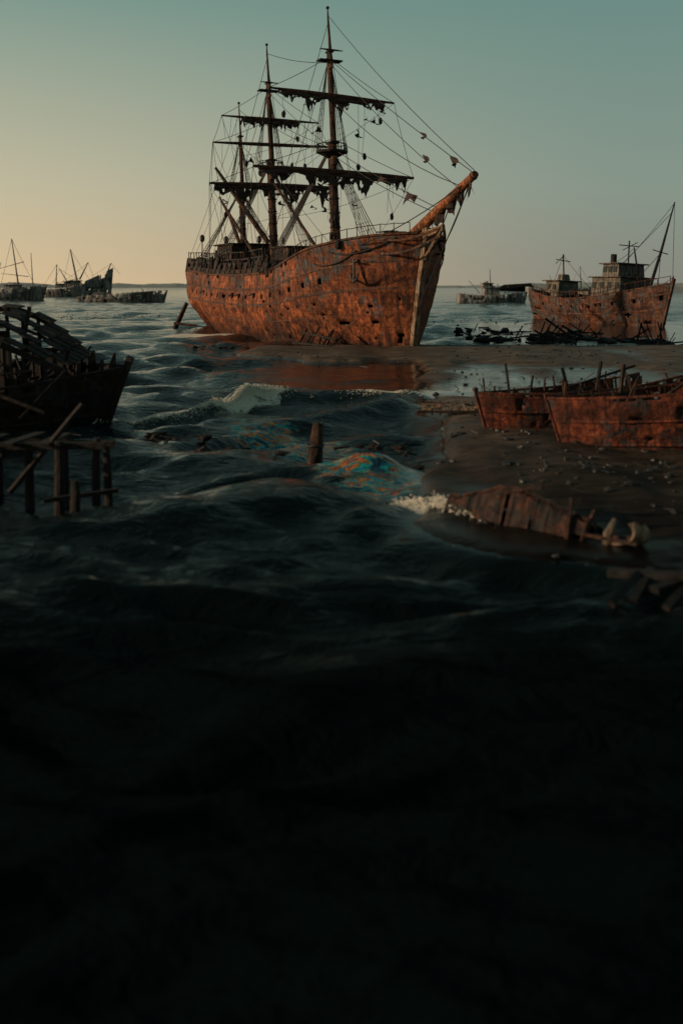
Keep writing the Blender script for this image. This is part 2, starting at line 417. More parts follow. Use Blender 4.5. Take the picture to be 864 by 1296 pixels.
while u<46:
    i=min(range(NU),key=lambda k:abs(tt(k)*L-u)); ports[i]=u; u+=2.35+rr.uniform(-.1,.1)
def skipS(i,j,side):
    for k in (i,i-1):
        if k in ports and 27<=j<=28: return True
    if (i+5) in ports and j==20 and nz(i*.3,side)>.0: return True
    u=tt(i)*L
    if nz(u*1.1,j*.42,side*4+1)>.54 and 6<j<36: return True
    if j>=38 and nz(u*.7,side*3.,7)>.28 and u>8: return True
    return False
hull_part('hull',ship,S,NU,NQ,M_hull,skipS,.16,pw=1.3)
b=MB()
for side in (1,-1):
    for q,w,h,o in ((1.0,.34,.16,.0),(.80,.12,.18,.06),(.60,.10,.2,.05),(.40,.08,.16,.04)):
        strake(b,S,q,w,h,.004,.995,120,side,o,1.3)
b.obj('wales_and_rail',M_trim,ship)
b=MB()
for i,u in ports.items():
    for side in (1,-1):
        if rr.random()<.45:
            p=S(tt(i),29.6/NQ,side); R=Matrix.Rotation(side*rr.uniform(.5,1.3),3,'X')
            b.box(p+V(.1,side*.3,-.05),(.75,.07,.6),R)
b.obj('gunport_lids',M_hullU,ship)
# stem post
b=MB()
pts=[];
for k in range(13):
    q=-.02+k/12*1.05; p=S(0,min(q,1),1); p.y=0; p.x-=.22; p.z=-1.3+10.2*q*1.0
    pts.append(p)
for a,c in zip(pts[:-1],pts[1:]): b.beam(a,c+(c-a)*.06,.42,.75)
b.beam(pts[-1]+V(.3,0,-.5),(-5.2,0,9.1),.3,.5)
b.beam(pts[-4],(-4.8,0,8.9),.25,.3)
b.obj('stem_post',M_stem,ship,bevel=.04)
b=MB()
for side in (1,-1):
    for (q,z0) in ((.97,8.9),(.86,8.3)):
        a=S(.035,q,side); e=V(-5.0,side*.15,z0+.2); pr=None
        for k in range(9):
            t=k/8; p=a.lerp(e,t); p.z-=.45*math.sin(t*math.pi); p.y+=side*.3*math.sin(t*math.pi)
            if pr is not None: b.beam(pr,p,.12,.16)
            pr=p
b.obj('beakhead_rails',M_trim,ship)
# decks
b=MB()
rows=[]
for i in range(61):
    t=lerp(.01,.995,i/60); q=.86
    A=S(t,q,1)*1; Bq=S(t,q,-1); A.y-=.1; Bq.y+=.1
    rows.append([A.lerp(Bq,k/6)+V(0,0,.15*math.sin(math.pi*k/6)) for k in range(7)])
b.grid(rows); b.obj('main_deck',M_deck,ship,solid=.08)
# quarterdeck / poop bulwark
def SP(t,q,side):
    p=S(t,1,side); hgt=lerp(1.6,1.5,t)
    p.z+=.02+q*hgt; p.y-=side*(.35*q)
    p.x+=.5*q*sstep(.9,1,t); return p
def skipP(i,j,side):
    if 3<=j<=5 and i%5 in (1,2) : return True
    if j>=7 and nz(i*.35,side*3.3)>.05: return True
    return nz(i*.5,j*.5,side*8.)>.42
hull_part('quarterdeck_bulwark',ship,SP,90,9,M_hullU,skipP,.14,.36,1)
b=MB()
rows=[]
for i in range(31):
    t=lerp(.365,.99,i/30);A=SP(t,.72,1);Bq=SP(t,.72,-1);A.y-=.1;Bq.y+=.1
    rows.append([A.lerp(Bq,k/5) for k in range(6)])
b.grid(rows)
A=SP(.365,.72,1);Bq=SP(.365,.72,-1)
b.grid([[A,Bq],[A-V(0,0,2.2),Bq-V(0,0,2.2)]])
b.obj('quarterdeck',M_deck,ship,solid=.08)
b=MB()
for side in (1,-1):
    strake(b,SP,1,.26,.14,.36,.995,60,side,0); strake(b,SP,.30,.1,.12,.36,.995,60,side,.06)
    for k in range(38):
        t=.37+.62*k/37; p=SP(t,1,side); h=.75+.1*rr.random()
        if rr.random()<.85: b.tube(p,p+V(0,0,h),.05,.05,6)
    pr=None
    for k in range(38):
        t=.37+.62*k/37; p=SP(t,1,side)+V(0,0,.72)
        if pr is not None and nz(k*.3,side)<.25: b.beam(pr,p,.09,.09)
        pr=p
    for k in range(18):
        t=.37+.62*k/17; b.beam(SP(t,-.1,side)+V(0,side*.1,0),SP(t,1,side)+V(0,side*.1,0),.12,.14)
    pr=None
    for k in range(22):
        t=.01+.26*k/21; p=S(t,1,side); b.tube(p,p+V(0,0,.8),.035,.035,5)
        if pr is not None: b.rope(pr+V(0,0,.8),p+V(0,0,.8),.03,.05,4)
        pr=p
b.obj('railings',M_hullU,ship)
b=MB()
b.box((41,0,8.6),(6,5.2,1.8),taper=.04); b.box((41,0,9.6),(6.6,5.8,.16))
b.box((24,0,7.9),(4,3.6,1.5),taper=.05); b.box((24,0,8.72),(4.4,4,.14))
b.box((19,0,6.0),(2.5,2.4,.7)); b.box((8.5,0,7.6),(3,4,1.1),taper=.08); b.box((8.5,0,8.22),(3.4,4.4,.12))
for k in range(5):
    b.box((45.2-0,-2.2+k*1.1,8.3),(.3,.3,1.6))
b.obj('deckhouses',M_hullU,ship,bevel=.03)
b=MB()
for s in (1,-1):
    for k in range(5): b.box((39+k*1.0,s*2.58,8.75),(.55,.09,.6))
    for k in range(3): b.box((22.8+k*1.2,s*1.76,8.0),(.6,.09,.6))
    for k in range(2): b.box((7.9+k*1.3,s*1.93,7.7),(.6,.1,.5))
b.obj('deckhouse_windows',M_win,ship)
b=MB()
b.path([(3.2,0,8.2),(3.2,0,8.6),(3.2,0,9.1),(3.2,0,9.3)],[.5,.32,.4,.55],12)
for k in range(6):
    a=k*math.pi/3; b.tube((3.2,0,9.2),(3.2+1.2*math.cos(a),1.2*math.sin(a),9.2),.05)
for (u_,v_) in ((46.5,3.6),(46.5,-3.6),(48.6,0)):
    b.tube((u_,v_,8),(u_,v_,10.2),.07); b.path([(u_,v_,10.1),(u_,v_,10.3),(u_,v_,10.8),(u_,v_,11.0)],[.12,.3,.3,.08],8)
b.obj('capstan_and_lanterns',M_iron,ship)
# masts
def mp(u0,z,lu=.03,lv=.036): return V(u0+lu*(z-6),lv*(z-6),z)
bm_=MB(); by=MB(); bt=MB(); br=MB(); bc=MB(); bl=MB()
def rags(p0,p1,maxl,seed,n=90):
    p0=Vector(p0);p1=Vector(p1); rows=[]
    for i in range(n+1):
        t=i/n; p=p0.lerp(p1,t)
        l=.3+maxl*max(0,nz(t*7+seed*7.7,seed)+.26)*3.6*(1-.4*abs(2*t-1))
        l*=.7+.8*nz(t*40,seed*3.)
        r=[]
        for k in range(7):
            f=k/6; r.append(p+V(.3*math.sin(t*31+seed+f*2)*f+.12*nz(t*20,f*3,seed),.1*nz(t*17,f*4,seed+5)+.12*f,-l*f-.12))
        rows.append(r)
    bc.grid(rows,lambda i,j: nz(i*.37,j*.6,seed*2.)>.34 and j>0)
    k=34; pts=[];rad=[]
    for i in range(k+1):
        t=i/k; p=p0.lerp(p1,t); p.z-=.22+.16*nz(t*13,seed)+.14*abs(math.sin(t*9+seed)); pts.append(p); rad.append(max(.05,.18+.26*nz(t*11,seed*5.,1))*(1 if .02<t<.98 else .3))
    bc.path(pts,rad,7)
def yard(c,half,r,seed,rag=1.,brace=.08,tilt=.03,cover=.92):
    d=V(brace,1,tilt).normalized(); a=c+d*half; e=c-d*half
    pts=[c+d*half*x for x in (1,.66,.33,0,-.33,-.66,-1)]
    by.path(pts,[r*.45,r*.75,r*.95,r,r*.95,r*.75,r*.45],8)
    if rag>0: rags(c+d*half*cover,c-d*half*cover,rag,seed)
    return a,e
def platform(c,r,h=.2):
    bt.path([c-V(0,0,.5),c-V(0,0,.05),c,c+V(0,0,h),c+V(0,0,h+.01)],[.35,r*.85,r,r,r*.98],12)
    for k in range(12):
        a=k*math.pi/6; q=c+V(r*.92*math.cos(a),r*.92*math.sin(a),h); bt.tube(q,q+V(0,0,.6),.04,.04,5)
    bt.path([c+V(r*.92*math.cos(k*math.pi/6),r*.92*math.sin(k*math.pi/6),h+.6) for k in range(13)],.04,5)
def shrouds(u0,zt,side,n,spread,vt=.5,rat=True,zfun=None):
    top=mp(u0,zt)+V(0,side*vt,0); lines=[]
    for k in range(n):
        u=u0+.2+spread*k/(n-1); t=u/L
        bot=zfun(t,side) if zfun else S(t,1,side)+V(0,side*.2,-.2)
        br.rope(top+V(.12*k,0,0),bot,.04,0); lines.append((top+V(.12*k,0,0),bot))
        bl.blob(bot+V(0,0,.25),.12,k,k=.1)
    if rat:
        m=int((zt-8)/.55)
        for i in range(1,m):
            f=i/m
            if nz(u0+i*.7,side*2.)>.38: continue
            k0=0; k1=n-1
            if nz(i*.9,side*4.,u0)>.3: k1=n-2
            a=lines[k0][0].lerp(lines[k0][1],f); e=lines[k1][0].lerp(lines[k1][1],f)
            br.rope(a,e,.024,.04,4,3)
ff=lambda t,s: SP(t,.9,s)+V(0,s*.15,0)
def mast(u0,ztop,z1,z2,rb):
    bm_.path([mp(u0,5),mp(u0,9),mp(u0,z1+.9)],[rb,rb*.98,rb*.8],14)
    bm_.path([mp(u0,z1-1.2)+V(-.5,0,0),mp(u0,z2)+V(-.4,0,0),mp(u0,z2+.8)+V(-.4,0,0)],[rb*.66,rb*.55,rb*.5],10)
    bm_.path([mp(u0,z2-.9)+V(-.75,0,0),mp(u0,ztop-1)+V(-.5,0,0),mp(u0,ztop)+V(-.5,0,0)],[rb*.4,rb*.22,rb*.12],8)
    for z in (z1+.8,): bt.box(mp(u0,z)+V(-.25,0,0),(1.3,.8,.22))
    bt.box(mp(u0,z2+.6)+V(-.5,0,0),(.9,.5,.16)); bt.box(mp(u0,z2-.2)+V(-.4,0,0),(1.0,2.2,.12))
    for z in np.arange(7.5,z1-1,1.3): bt.path([mp(u0,z),mp(u0,z+.14)],rb*1.06,14)
    bl.blob(mp(u0,ztop)+V(-.5,0,.1),.16,1,k=0)
F,Mn,Mz=14.,30.6,41.
mast(F,29.9,17.0,25.4,.46); mast(Mn,30.4,17.4,25.8,.46); mast(Mz,26.0,15.6,21.6,.38)
platform(mp(F,16.9),1.45); platform(mp(Mn,17.3),1.35); platform(mp(Mz,15.5),1.0)
y={}
y['f1']=yard(mp(F,15.1)+V(-.7,0,0),7.7,.27,1,1.15,.05,.03)
y['f2']=yard(mp(F,22.0)+V(-.8,0,0),5.9,.2,2,.8,.1,.06,.85)
y['f3']=yard(mp(F,26.1)+V(-.9,0,0),1.1,.09,3,0)
y['m1']=yard(mp(Mn,15.5)+V(-.7,0,0),6.9,.26,4,1.15,.06,.0)
y['m2']=yard(mp(Mn,19.8)+V(-.8,0,0),6.3,.2,5,0,.12,.0)
y['m3']=yard(mp(Mn,22.5)+V(-.8,0,0),5.3,.17,6,.8,.08,.02,.6)
y['m4']=yard(mp(Mn,26.4)+V(-.9,0,0),1.0,.08,7,0)
by.path([(32,0.3,9.5),(34,2.5,13.5),(36,5,17.8)],[.3,.27,.16],8)
by.path([(41.6,.4,9.6),(45,.6,13.2),(49,.7,15.8)],[.24,.22,.12],8)
by.path([(41.5,.2,9.0),(50,.3,9.9)],[.2,.12],8)
by.path([(29,2.5,7.6),(33.5,4.6,13.2)],[.2,.13],8)
by.path([(22,-2,7.5),(27.5,1.2,15.4)],[.2,.13],8)
# bowsprit
bs=MB(); B0=V(2.2,0,7.6); B1=V(-9.5,0,12.5)
bs.path([B0,B0.lerp(B1,.3),B0.lerp(B1,.7),B1],[.46,.44,.36,.25],14)
for f in (.28,.42,.56,.7,.84,.97): bs.path([B0.lerp(B1,f),B0.lerp(B1,f+.012)],.5-.2*f,14)
bs.obj('bowsprit',M_spar,ship,smooth=False)
# rigging
for u0,zt,n,spread,zf in ((F,16.8,7,4.2,None),(Mn,17.2,6,3.8,ff),(Mz,15.4,5,3.0,ff)):
    for s in (1,-1): shrouds(u0,zt,s,n,spread,.35,True,zf)
for u0,za,zb in ((F,17.1,25.2),(Mn,17.5,25.6),(Mz,15.8,21.4)):
    for s in (1,-1):
        ln=[]
        for k in range(4):
            a=mp(u0,zb)+V(-.3,s*.15,0); e=mp(u0,za)+V(-.6+.6*k,s*1.3,0); br.rope(a,e,.032); ln.append((a,e))
        for i in range(3,15):
            f=i/15; br.rope(ln[0][0].lerp(ln[0][1],f),ln[3][0].lerp(ln[3][1],f),.02,0,n=3)
        for k,zz in enumerate((zb+.3,zb+3.4)):
            t=min((u0+5+1.6*k)/L,.985); br.rope(mp(u0,min(zz,zb+3.5))+V(-.4,0,0),(S(t,1,s) if u0==F else SP(t,.9,s)),.028,.3)
def bp(f): return B0.lerp(B1,f)+V(0,0,.3)
for z,f,sg in ((29.3,.99,.5),(25.3,.97,.2),(25.0,.8,.5),(17.2,.55,.2),(16.6,.5,.3),(21.8,.82,.9)): br.rope(mp(F,z)+V(-.5,0,0),bp(f),.032,sg)
for za,zb in ((29.6,25.2),(25.5,17.5),(17.5,8.2),(22,17)): br.rope(mp(Mn,za)+V(-.4,0,0),mp(F,zb)+V(.3,0,0),.03,.3)
for za,zb in ((25.4,22),(21.4,17.5),(15.6,9)): br.rope(mp(Mz,za)+V(-.4,0,0),mp(Mn,zb)+V(.3,0,0),.03,.3)
for k,(u0,zc) in {'f1':(F,18.2),'f2':(F,25.6),'m1':(Mn,18.4),'m2':(Mn,22.5),'m3':(Mn,26)}.items():
    for e in y[k]:
        br.rope(e,mp(u0,zc)+V(-.4,0,0),.026,.15)
for k,tgt in (('f1',mp(Mn,12)),('f2',mp(Mn,17)),('m1',mp(Mz,12)),('m2',mp(Mz,15)),('m3',mp(Mz,20))):
    for e in y[k]: br.rope(e,tgt,.022,.7)
for e in y['f1']: br.rope(e,S(.5,1,1 if e.y>0 else -1),.024,.5)
for e in y['f2']: br.rope(e,y['f1'][0 if e.y>0 else 1],.024,.4)
for e,g_ in zip(y['m3'],y['m2']): br.rope(e,g_,.024,.2)
for e,g_ in zip(y['m2'],y['m1']): br.rope(e,g_,.024,.2)
for i in range(34):
    k=rr.choice(['f1','f1','m1','m1','f2','m3','m2']); a,e=y[k]; p=a.lerp(e,rr.random()); l=rr.uniform(1.5,7)
    br.path([p,p+V(rr.uniform(-.3,.3),rr.uniform(-.3,.3),-l*.5),p+V(rr.uniform(-.3,.3),rr.uniform(-.3,.3),-l)],.02,3)
    if rr.random()<.6: bl.blob(p+V(0,0,-l),.18,i,(1,1,1.9))
for e in (y['m1'][0],y['m2'][0]):
    br.rope(e,SP(.8,1,1),.022,.3); br.rope(e,SP(.62,1,1),.022,.2)
for f,q in ((.98,.35),(.75,.5)): br.rope(B0.lerp(B1,f),S(0,q,1),.05,.1)
for s in (1,-1):
    br.rope(B0.lerp(B1,.95),S(.06,.93,s),.04,.4)
    for t0,q0_,t1_,q1_,sg in ((.02,.97,.10,.93,.7),(.06,.90,.13,.86,.6)):
        ch=[]
        for i in range(15):
            t=i/14; p=S(lerp(t0,t1_,t),lerp(q0_,q1_,t)-sg*.1*4*t*(1-t),s); p.y+=s*.12; p.x-=.1; ch.append(p)
        br.path(ch,[.05,.07]*7+[.05],5,False)
# torn pennants on stays and under the bowsprit; strips in the rigging
def strip(p,d,sz,sd):
    rows=[]
    for i in range(9):
        t=i/8; l=sz*(.5+1.2*abs(nz(t*6+sd,sd*9,sd*5)))*(1-.9*t); q=p+d*sz*1.4*t
        rows.append([q+V(.2*math.sin(5*t+3*k/4+sd),.3*math.sin(6*t+2*k/4+sd)*k/4,-l*k/4) for k in range(5)])
    bc.grid(rows)
for (z,f,tpos,sz) in ((25.3,.97,.70,.8),(25.3,.97,.88,1.0),(17.2,.55,.75,1.2),(17.2,.55,.5,.8),(25,.8,.78,.8)):
    p=(mp(F,z)+V(-.5,0,0)).lerp(bp(f),tpos); strip(p,(bp(f)-mp(F,z)).normalized(),sz,z*.3+tpos)
for k in range(22):
    kk=rr.choice(['f1','m1','f2','m2','f1','m1']); a,e=y[kk]; p=a.lerp(e,rr.uniform(.05,.95))+V(rr.uniform(-.5,.5),0,-rr.uniform(.3,3.2))
    strip(p,V(rr.uniform(-.4,.4),rr.choice((-1,1))*.5,-.8).normalized(),rr.uniform(.35,.8),k*1.3)
for k,f in enumerate((.55,.7,.8,.9)):
    p=B0.lerp(B1,f)-V(0,0,.3); rows=[]
    for i in range(7):
        t=i/6; l=(.9+.8*nz(i*.9,k*2.))*(1-.5*abs(t-.5)); rows.append([p+V(-.9*t,.25*math.sin(5*t+k+j*.5),.35*t-l*j/4) for j in range(5)])
    bc.grid(rows)
bm_.obj('masts',M_mast,ship,smooth=False); by.obj('yards_and_booms',M_mast,ship); bt.obj('tops_and_crosstrees',M_dark,ship)
br.obj('rigging',M_rope,ship); bc.obj('torn_sails',M_cloth,ship,smooth=True)
for i in range(34):
    t=rr.uniform(.08,.95); p=(S(t,1,1) if t<.36 else SP(t,.7,1))
    bl.blob(p+V(0,.15,rr.uniform(-.5,.5)),rr.uniform(.15,.38),i,(1,.7,1.2))
for i in range(24):
    bl.blob((rr.uniform(6,30),rr.uniform(-3,3),rr.uniform(7.0,8.2)),rr.uniform(.3,.7),i,(1,1,.8))
bl.obj('blocks_and_deck_clutter',M_dark,ship,smooth=True)
b=MB(); p=S(.06,.84,1)+V(-.1,.3,0)
b.tube(p,p+V(0,0,-1.7),.09); b.tube(p+V(-.55,0,-.25),p+V(.55,0,-.25),.07)
b.path([p+V(-.8,0,-1.1),p+V(-.5,0,-1.6),p+V(0,0,-1.8),p+V(.5,0,-1.6),p+V(.8,0,-1.1)],[.04,.09,.12,.09,.04],8)
b.obj('anchor',M_iron,ship)
b=MB()
for k in range(7):
    u0=1.5+k*.75; b.beam((u0,6.2+.1*k+rr.uniform(-.3,.3),-.2),(u0+1.2+rr.uniform(-.5,.5),4.6+.15*k,1.0+.6*rr.random()),.12,.12,rr.random()) 
b.beam((1.5,6.0,.3),(6.5,7.2,.35),.14,.14); b.beam((1.8,5.4,.8),(6.0,6.5,1.15),.14,.14)
b.obj('broken_shoring',M_dark,ship)

# ------------------------------------------------------------------ generic boat
def boatS(Lb,hb,zr0,zr1,zr2,rake,zb=-.6,aft=.7,seed=0,dn=.03):
    def f(t,q,side):
        zr=zr0*(1-t)*(1-2*t)+4*zr1*t*(1-t)+zr2*t*(2*t-1)
        z=zb+(zr-zb)*q
        w=.04+hb*(1-(1-min(t/.42,1))**2.1)*(1-(1-aft)*sstep(.6,1,t))
        ww=.04+hb*.62*(1-(1-min(t/.55,1))**1.6)*(1-(1-aft*.8)*sstep(.6,1,t))
        v=ww+(w-ww)*sstep(-.2,.95,q)
        uu=t*Lb-rake*(1-min(t/.3,1))**1.5*q
        dent=dn*nz(uu*1.1+seed,z*1.3,side*3.)
        return Vector((uu,side*(v+dent),z))
    return f
# ------------------------------------------------------------------ LEFT WRECK
wl=empty('wooden_boat_wreck',(-8.5,33.2,-.1),math.radians(168),rx=math.radians(-8))
SL=boatS(12,2.5,2.3,1.75,2.2,1.25,seed=3)
hull_part('hull',wl,SL,80,18,M_dwood,lambda i,j,s:(nz(i*.3,j*.4,s*7.)>.45) or (j>=16 and nz(i*.28,s*3.)>.2),.08)
b=MB()
for s in (1,-1):
    strake(b,SL,1.0,.14,.09,.01,.98,44,s,0); strake(b,SL,.78,.07,.12,.01,.98,44,s,.04)
    strake(b,SL,.45,.06,.1,.01,.98,44,s,.04)
    for k in range(26):
        t=.04+k*.037; p0=SL(t,.2,s);p1=SL(t,1,s); e=p1+V(0,0,rr.uniform(.1,.6)*(rr.random()<.8))
        p0.y*=.95;p1.y*=.95;e.y=p1.y; b.beam(p0,p1,.09,.1); b.beam(p1,e,.09,.1)
    pr=None
    for k in range(16):
        t=.1+k*.055; p=SL(t,1,s)+V(0,0,.45); 
        if pr is not None and nz(k*.6,s*2.,3)<.2: b.beam(pr,p,.07,.06)
        pr=p
b.beam(SL(0,0,1),SL(0,1,1)+V(-.15,0,.35),.16,.22)
b.obj('ribs_and_gunwale',M_dark,wl)
b=MB(); rows=[]
for i in range(21):
    t=.03+.95*i/20; A=SL(t,.72,1);Bq=SL(t,.72,-1);rows.append([A.lerp(Bq,k/4) for k in range(5)])
b.grid(rows,lambda i,j:nz(i*.5,j*.9,6)>.3); b.obj('deck',M_dark,wl,solid=.06)
b=MB()
def cab(u): return min(1.75,.9+.35*u), 2.15+1.9*sstep(-.6,4.2,u)+.05*nz(u*2)
us=[.55+.62*k for k in range(13)]
for s in (1,-1):
    for k,u in enumerate(us):
        v,zt=cab(u); b.beam((u,s*v,1.1),(u+rr.uniform(-.06,.06),s*v*.97,zt),.11,.11)
    for k in range(12):
        u0,u1=us[k],us[k+1]; v,z0=cab(u0); v2,z1=cab(u1)
        b.beam((u0,s*v,z0-.08),(u1,s*v2,z1-.08),.1,.2)
        if z0>2.8: b.beam((u0,s*v,z0-.75),(u1,s*v2,z1-.75),.09,.1)
        hb_=max(.2,z0-2.1); 
        if nz(k*1.3,s*5.)<.25: b.box(((u0+u1)/2,s*(v+v2)/2,1.2+hb_/2),(.6,.06,hb_))
for k in range(12):
    u0,u1=us[k],us[k+1]; v,z0=cab(u0);v2,z1=cab(u1)
    for m in range(7):
        if nz(k*.9,m*1.1,2)>.18: continue
        y0=-v*1.1+m*v*.31; b.beam((u0-.05,y0+.2,z0+.06+.02*(k%2)),(u1+.03,y0+.2,z1+.06+.02*(k%2)),.3*v/1.3,.05)
b.beam((2.6,0,3.2),(2.35,-.1,4.35),.13,.13); b.tube((.9,.5,2.2),(.6,.6,3.0),.06)
b.tube((.2,.3,1.8),(-.2,.5,2.9),.05); b.tube((-.4,0,1.8),(-.75,-.1,2.75),.05); b.beam((.8,2.1,1.2),(4,2.75,2.6),.08,.12); b.beam((1.6,2.3,1.0),(.2,1.6,2.5),.07,.09)
for k in range(20):
    u=rr.uniform(.2,6);b.beam((u,rr.uniform(-1.6,1.6),1.5),(u+rr.uniform(-1.2,1.2),rr.uniform(-1.9,1.9),rr.uniform(1.7,2.7)),.07,.09)
b.obj('deckhouse',M_dwood,wl)

# ------------------------------------------------------------------ BROKEN JETTY
jt=empty('broken_jetty',(-7.2,22.6,0))
b=MB()
for (x,y_,h,r) in ((-2.6,.3,1.15,.13),(-1.3,-.1,1.25,.12),(-.3,.2,1.2,.11),(.55,-.2,1.3,.12),(1.35,.0,1.35,.10),(-3.6,.9,1.4,.13),(.2,1.4,1.1,.1),(1.3,1.3,1.0,.1),(1.18,-1.1,.55,.11),(-1.5,1.5,1.2,.11)):
    b.path([(x+rr.uniform(-.08,.08),y_,-1.2),(x,y_,h*.5),(x+rr.uniform(-.06,.06),y_,h)],[r*1.1,r,r*.8],9)
b.beam((-4,0.1,1.12),(1.6,-.1,1.18),.16,.15,.1); b.beam((-3.9,1.3,1.1),(1.5,1.25,1.0),.14,.14)
b.beam((-.6,-.3,.1),(.95,.3,2.1),.13,.1,.3); b.beam((-2.8,.2,.5),(-.8,-.2,1.0),.1,.1)
for k in range(11):
    x=-4+.42*k; 
    if k in (4,7,9): continue
    b.beam((x,-.35,1.24+.01*(k%3)),(x+rr.uniform(-.15,.15),1.7,1.16+.02*(k%3)),.3,.05,rr.uniform(-.08,.08))
b.beam((.4,-.9,.05),(2.0,-.5,.2),.12,.1)
b.obj('timbers',M_dark,jt)

# ------------------------------------------------------------------ RIGHT RED WRECKS
def red_wreck(name,loc,rot,Lb,hb,z0,z1,z2,rake,seed,rx=0,windows=False):
    e=empty(name,loc,math.radians(rot),rx=math.radians(rx))
    Sr=boatS(Lb,hb,z0,z1,z2,rake,zb=-.4,aft=.85,seed=seed,dn=.09)
    def sk(i,j,s):
        u=i/70*Lb
        if windows and s==windows and 11<=j<=14 and 2.6<u<6.5 and (i%9) in (0,1,2,3,4) and nz(i//9*3.3,seed)>-.1: return True
        if s==windows and j<17 and nz(i*.3,j*.45,s*7.+seed)<.5: return False
        if j>=15 and nz(i*.22+seed,s*3.)>.15: return True
        if j>=12 and nz(i*.16+seed,s*5.,2)>.33: return True
        return nz(i*.3,j*.45,s*7.+seed)>.46
    hull_part('hull',e,Sr,70,18,M_redwreck,sk,.05,transom=False)
    b=MB()
    for s in (1,-1):
        strake(b,Sr,1.0,.09,.07,.0,.98,40,s,0); strake(b,Sr,.66,.05,.07,.0,.98,40,s,.04); strake(b,Sr,.33,.05,.07,.0,.98,40,s,.04)
    b.beam(Sr(0,0,1),Sr(0,1,1)+V(-.05,0,.15),.09,.14)
    b.obj('gunwale_and_strakes',M_redwreck,e)
    b=MB()
    for s in (1,-1):
        for k in range(int(Lb*2.2)):
            t=.05+k/(Lb*2.2)*.93; pts=[Sr(t,q,s) for q in (.05,.3,.55,.8,1.0)]
            for p in pts: p.y*=.93
            ex=pts[-1]+V(rr.uniform(-.1,.1),s*-.02,rr.uniform(.05,.5)*(rr.random()<.45)); b.path(pts+[ex],.035,5)
    for k in range(7):
        t=.2+.11*k; A=Sr(t,.75,1);C=Sr(t,.75,-1); b.beam(A,C,.08,.1)
    for k in range(16):
        u=rr.uniform(.8,Lb-.5);vv=rr.uniform(-hb*.7,hb*.7)
        b.beam((u,vv,.2),(u+rr.uniform(-.9,.9),vv+rr.uniform(-.5,.5),rr.uniform(.8,z1+.35)),.06,.08,rr.random())
    b.obj('ribs_and_beams',M_brown,e)
    return e,Sr
e1,Sr1=red_wreck('rusted_barge_wreck',(6.75,28.2,.0),3,9.5,1.7,1.6,2.05,3.1,.6,2.3,rx=-4,windows=-1)
b=MB()
for (a,c,w) in (((1.6,.4,.8),(1.9,.5,2.6),.10),((2.5,.9,.9),(2.2,1.1,2.3),.08),((3.6,.5,2.1),(6.8,.9,2.8),.12),((4.2,-.3,1.2),(5.0,0,3.0),.11),((3.0,.2,1.6),(4.6,1.0,2.4),.08),((.2,.0,1.45),(2.0,.5,1.75),.07)):
    b.beam(a,c,w,w*.9)
b.obj('loose_beams',M_brown,e1)
e2,Sr2=red_wreck('rusted_hull_wreck',(5.0,31.6,.0),20,7.0,1.4,1.4,1.4,1.8,.5,9.1,rx=-3,windows=-1)
b=MB()
for (a,c,w) in (((.8,0,.6),(.65,.1,2.35),.08),((1.5,.2,.6),(1.75,.2,1.9),.06),((2.9,-.4,.8),(2.6,-.3,2.15),.10),((4.2,.2,.9),(4.6,.3,2.3),.09),((1.3,-.9,1.1),(3.8,-.2,1.45),.07),((3.3,.5,1.4),(6.1,.4,2.1),.08)):
    b.beam(a,c,w,w)
for k in range(4): b.blob((1.9+k*.9,-.2+.2*k,1.0),.35,k,(1.2,1,.6))
b.obj('loose_beams',M_dark,e2)

# small hull fragment flat on the sand
fr=empty('plating_fragment',(3.0,35.6,.12),math.radians(-6))
b=MB()
rows=[[V(2.5*i/14,-.35+.7*j/4+.05*nz(i*.6,j),.12+.26*math.sin(j/4*2.2)+.05*nz(i*.5,j*.8)) for j in range(5)] for i in range(15)]
b.grid(rows,lambda i,j:nz(i*.6,j*.8,4)>.35); b.obj('plate',M_stem,fr,solid=.04)
b=MB()
for k in range(9): b.beam((.1+k*.3,-.42,.06),(.1+k*.3,.3,.45),.05,.06)
b.beam((-.15,-.4,.15),(2.8,-.38,.2),.09,.08); b.beam((.1,.35,.4),(2.6,.4,.3),.07,.07); b.beam((2.4,-.2,.1),(2.75,-.1,.75),.07,.07)
b.obj('frames',M_brown,fr)

# sunken bow section in the foreground
fg=empty('sunken_hull_section',(2.55,20.9,.0),math.radians(-44),rx=math.radians(-8))
b=MB(); rows=[]
for i in range(37):
    t=i/36; x=t*3.3; hh=(.62+.38*sstep(0,.45,t))*(1-.35*max(0,t-.55)/.45)
    row=[]
    for j in range(13):
        a=j/12
        yy_=lerp(-.6,.6,a)*(1-.12*t); zz_=-.3+hh*(sstep(0,.30,a)*1.0-.42*sstep(.35,1,a))
        row.append(V(x+.05*nz(j*.4,i*.2)+.1*(a-.5),yy_,zz_+.07*nz(i*.5,j*.5,3)))
    rows.append(row)
b.grid(rows,lambda i,j:(nz(i*.35,j*.45,11)>.42) or (j<1 and i%5<2) or(i>33 and nz(j*.7,3)>.0)); b.obj('planking',M_sunk,fg,solid=.03)
b=MB()
for k in range(13):
    r=rows[k*3]; b.path([p+V(0,0,.015) for p in r],.025,5)
b.path([rows[i][4]+V(0,0,.03) for i in range(37)],.04,6); b.path([rows[i][1]+V(0,-.02,.0) for i in range(37)],.045,6)
b.beam((3.0,-.5,-.2),(2.95,-.3,.75),.07,.09); b.beam((3.25,-.45,-.2),(3.3,.0,.55),.06,.08); b.beam((1.2,-.3,.6),(2.2,-.2,.85),.06,.08)
b.beam((3.0,-.3,.1),(4.4,-.35,.12),.07,.06); b.beam((3.3,.2,.05),(4.3,-.1,.2),.05,.05)
b.obj('ribs',M_sunk,fg)
b=MB(); rows2=[]
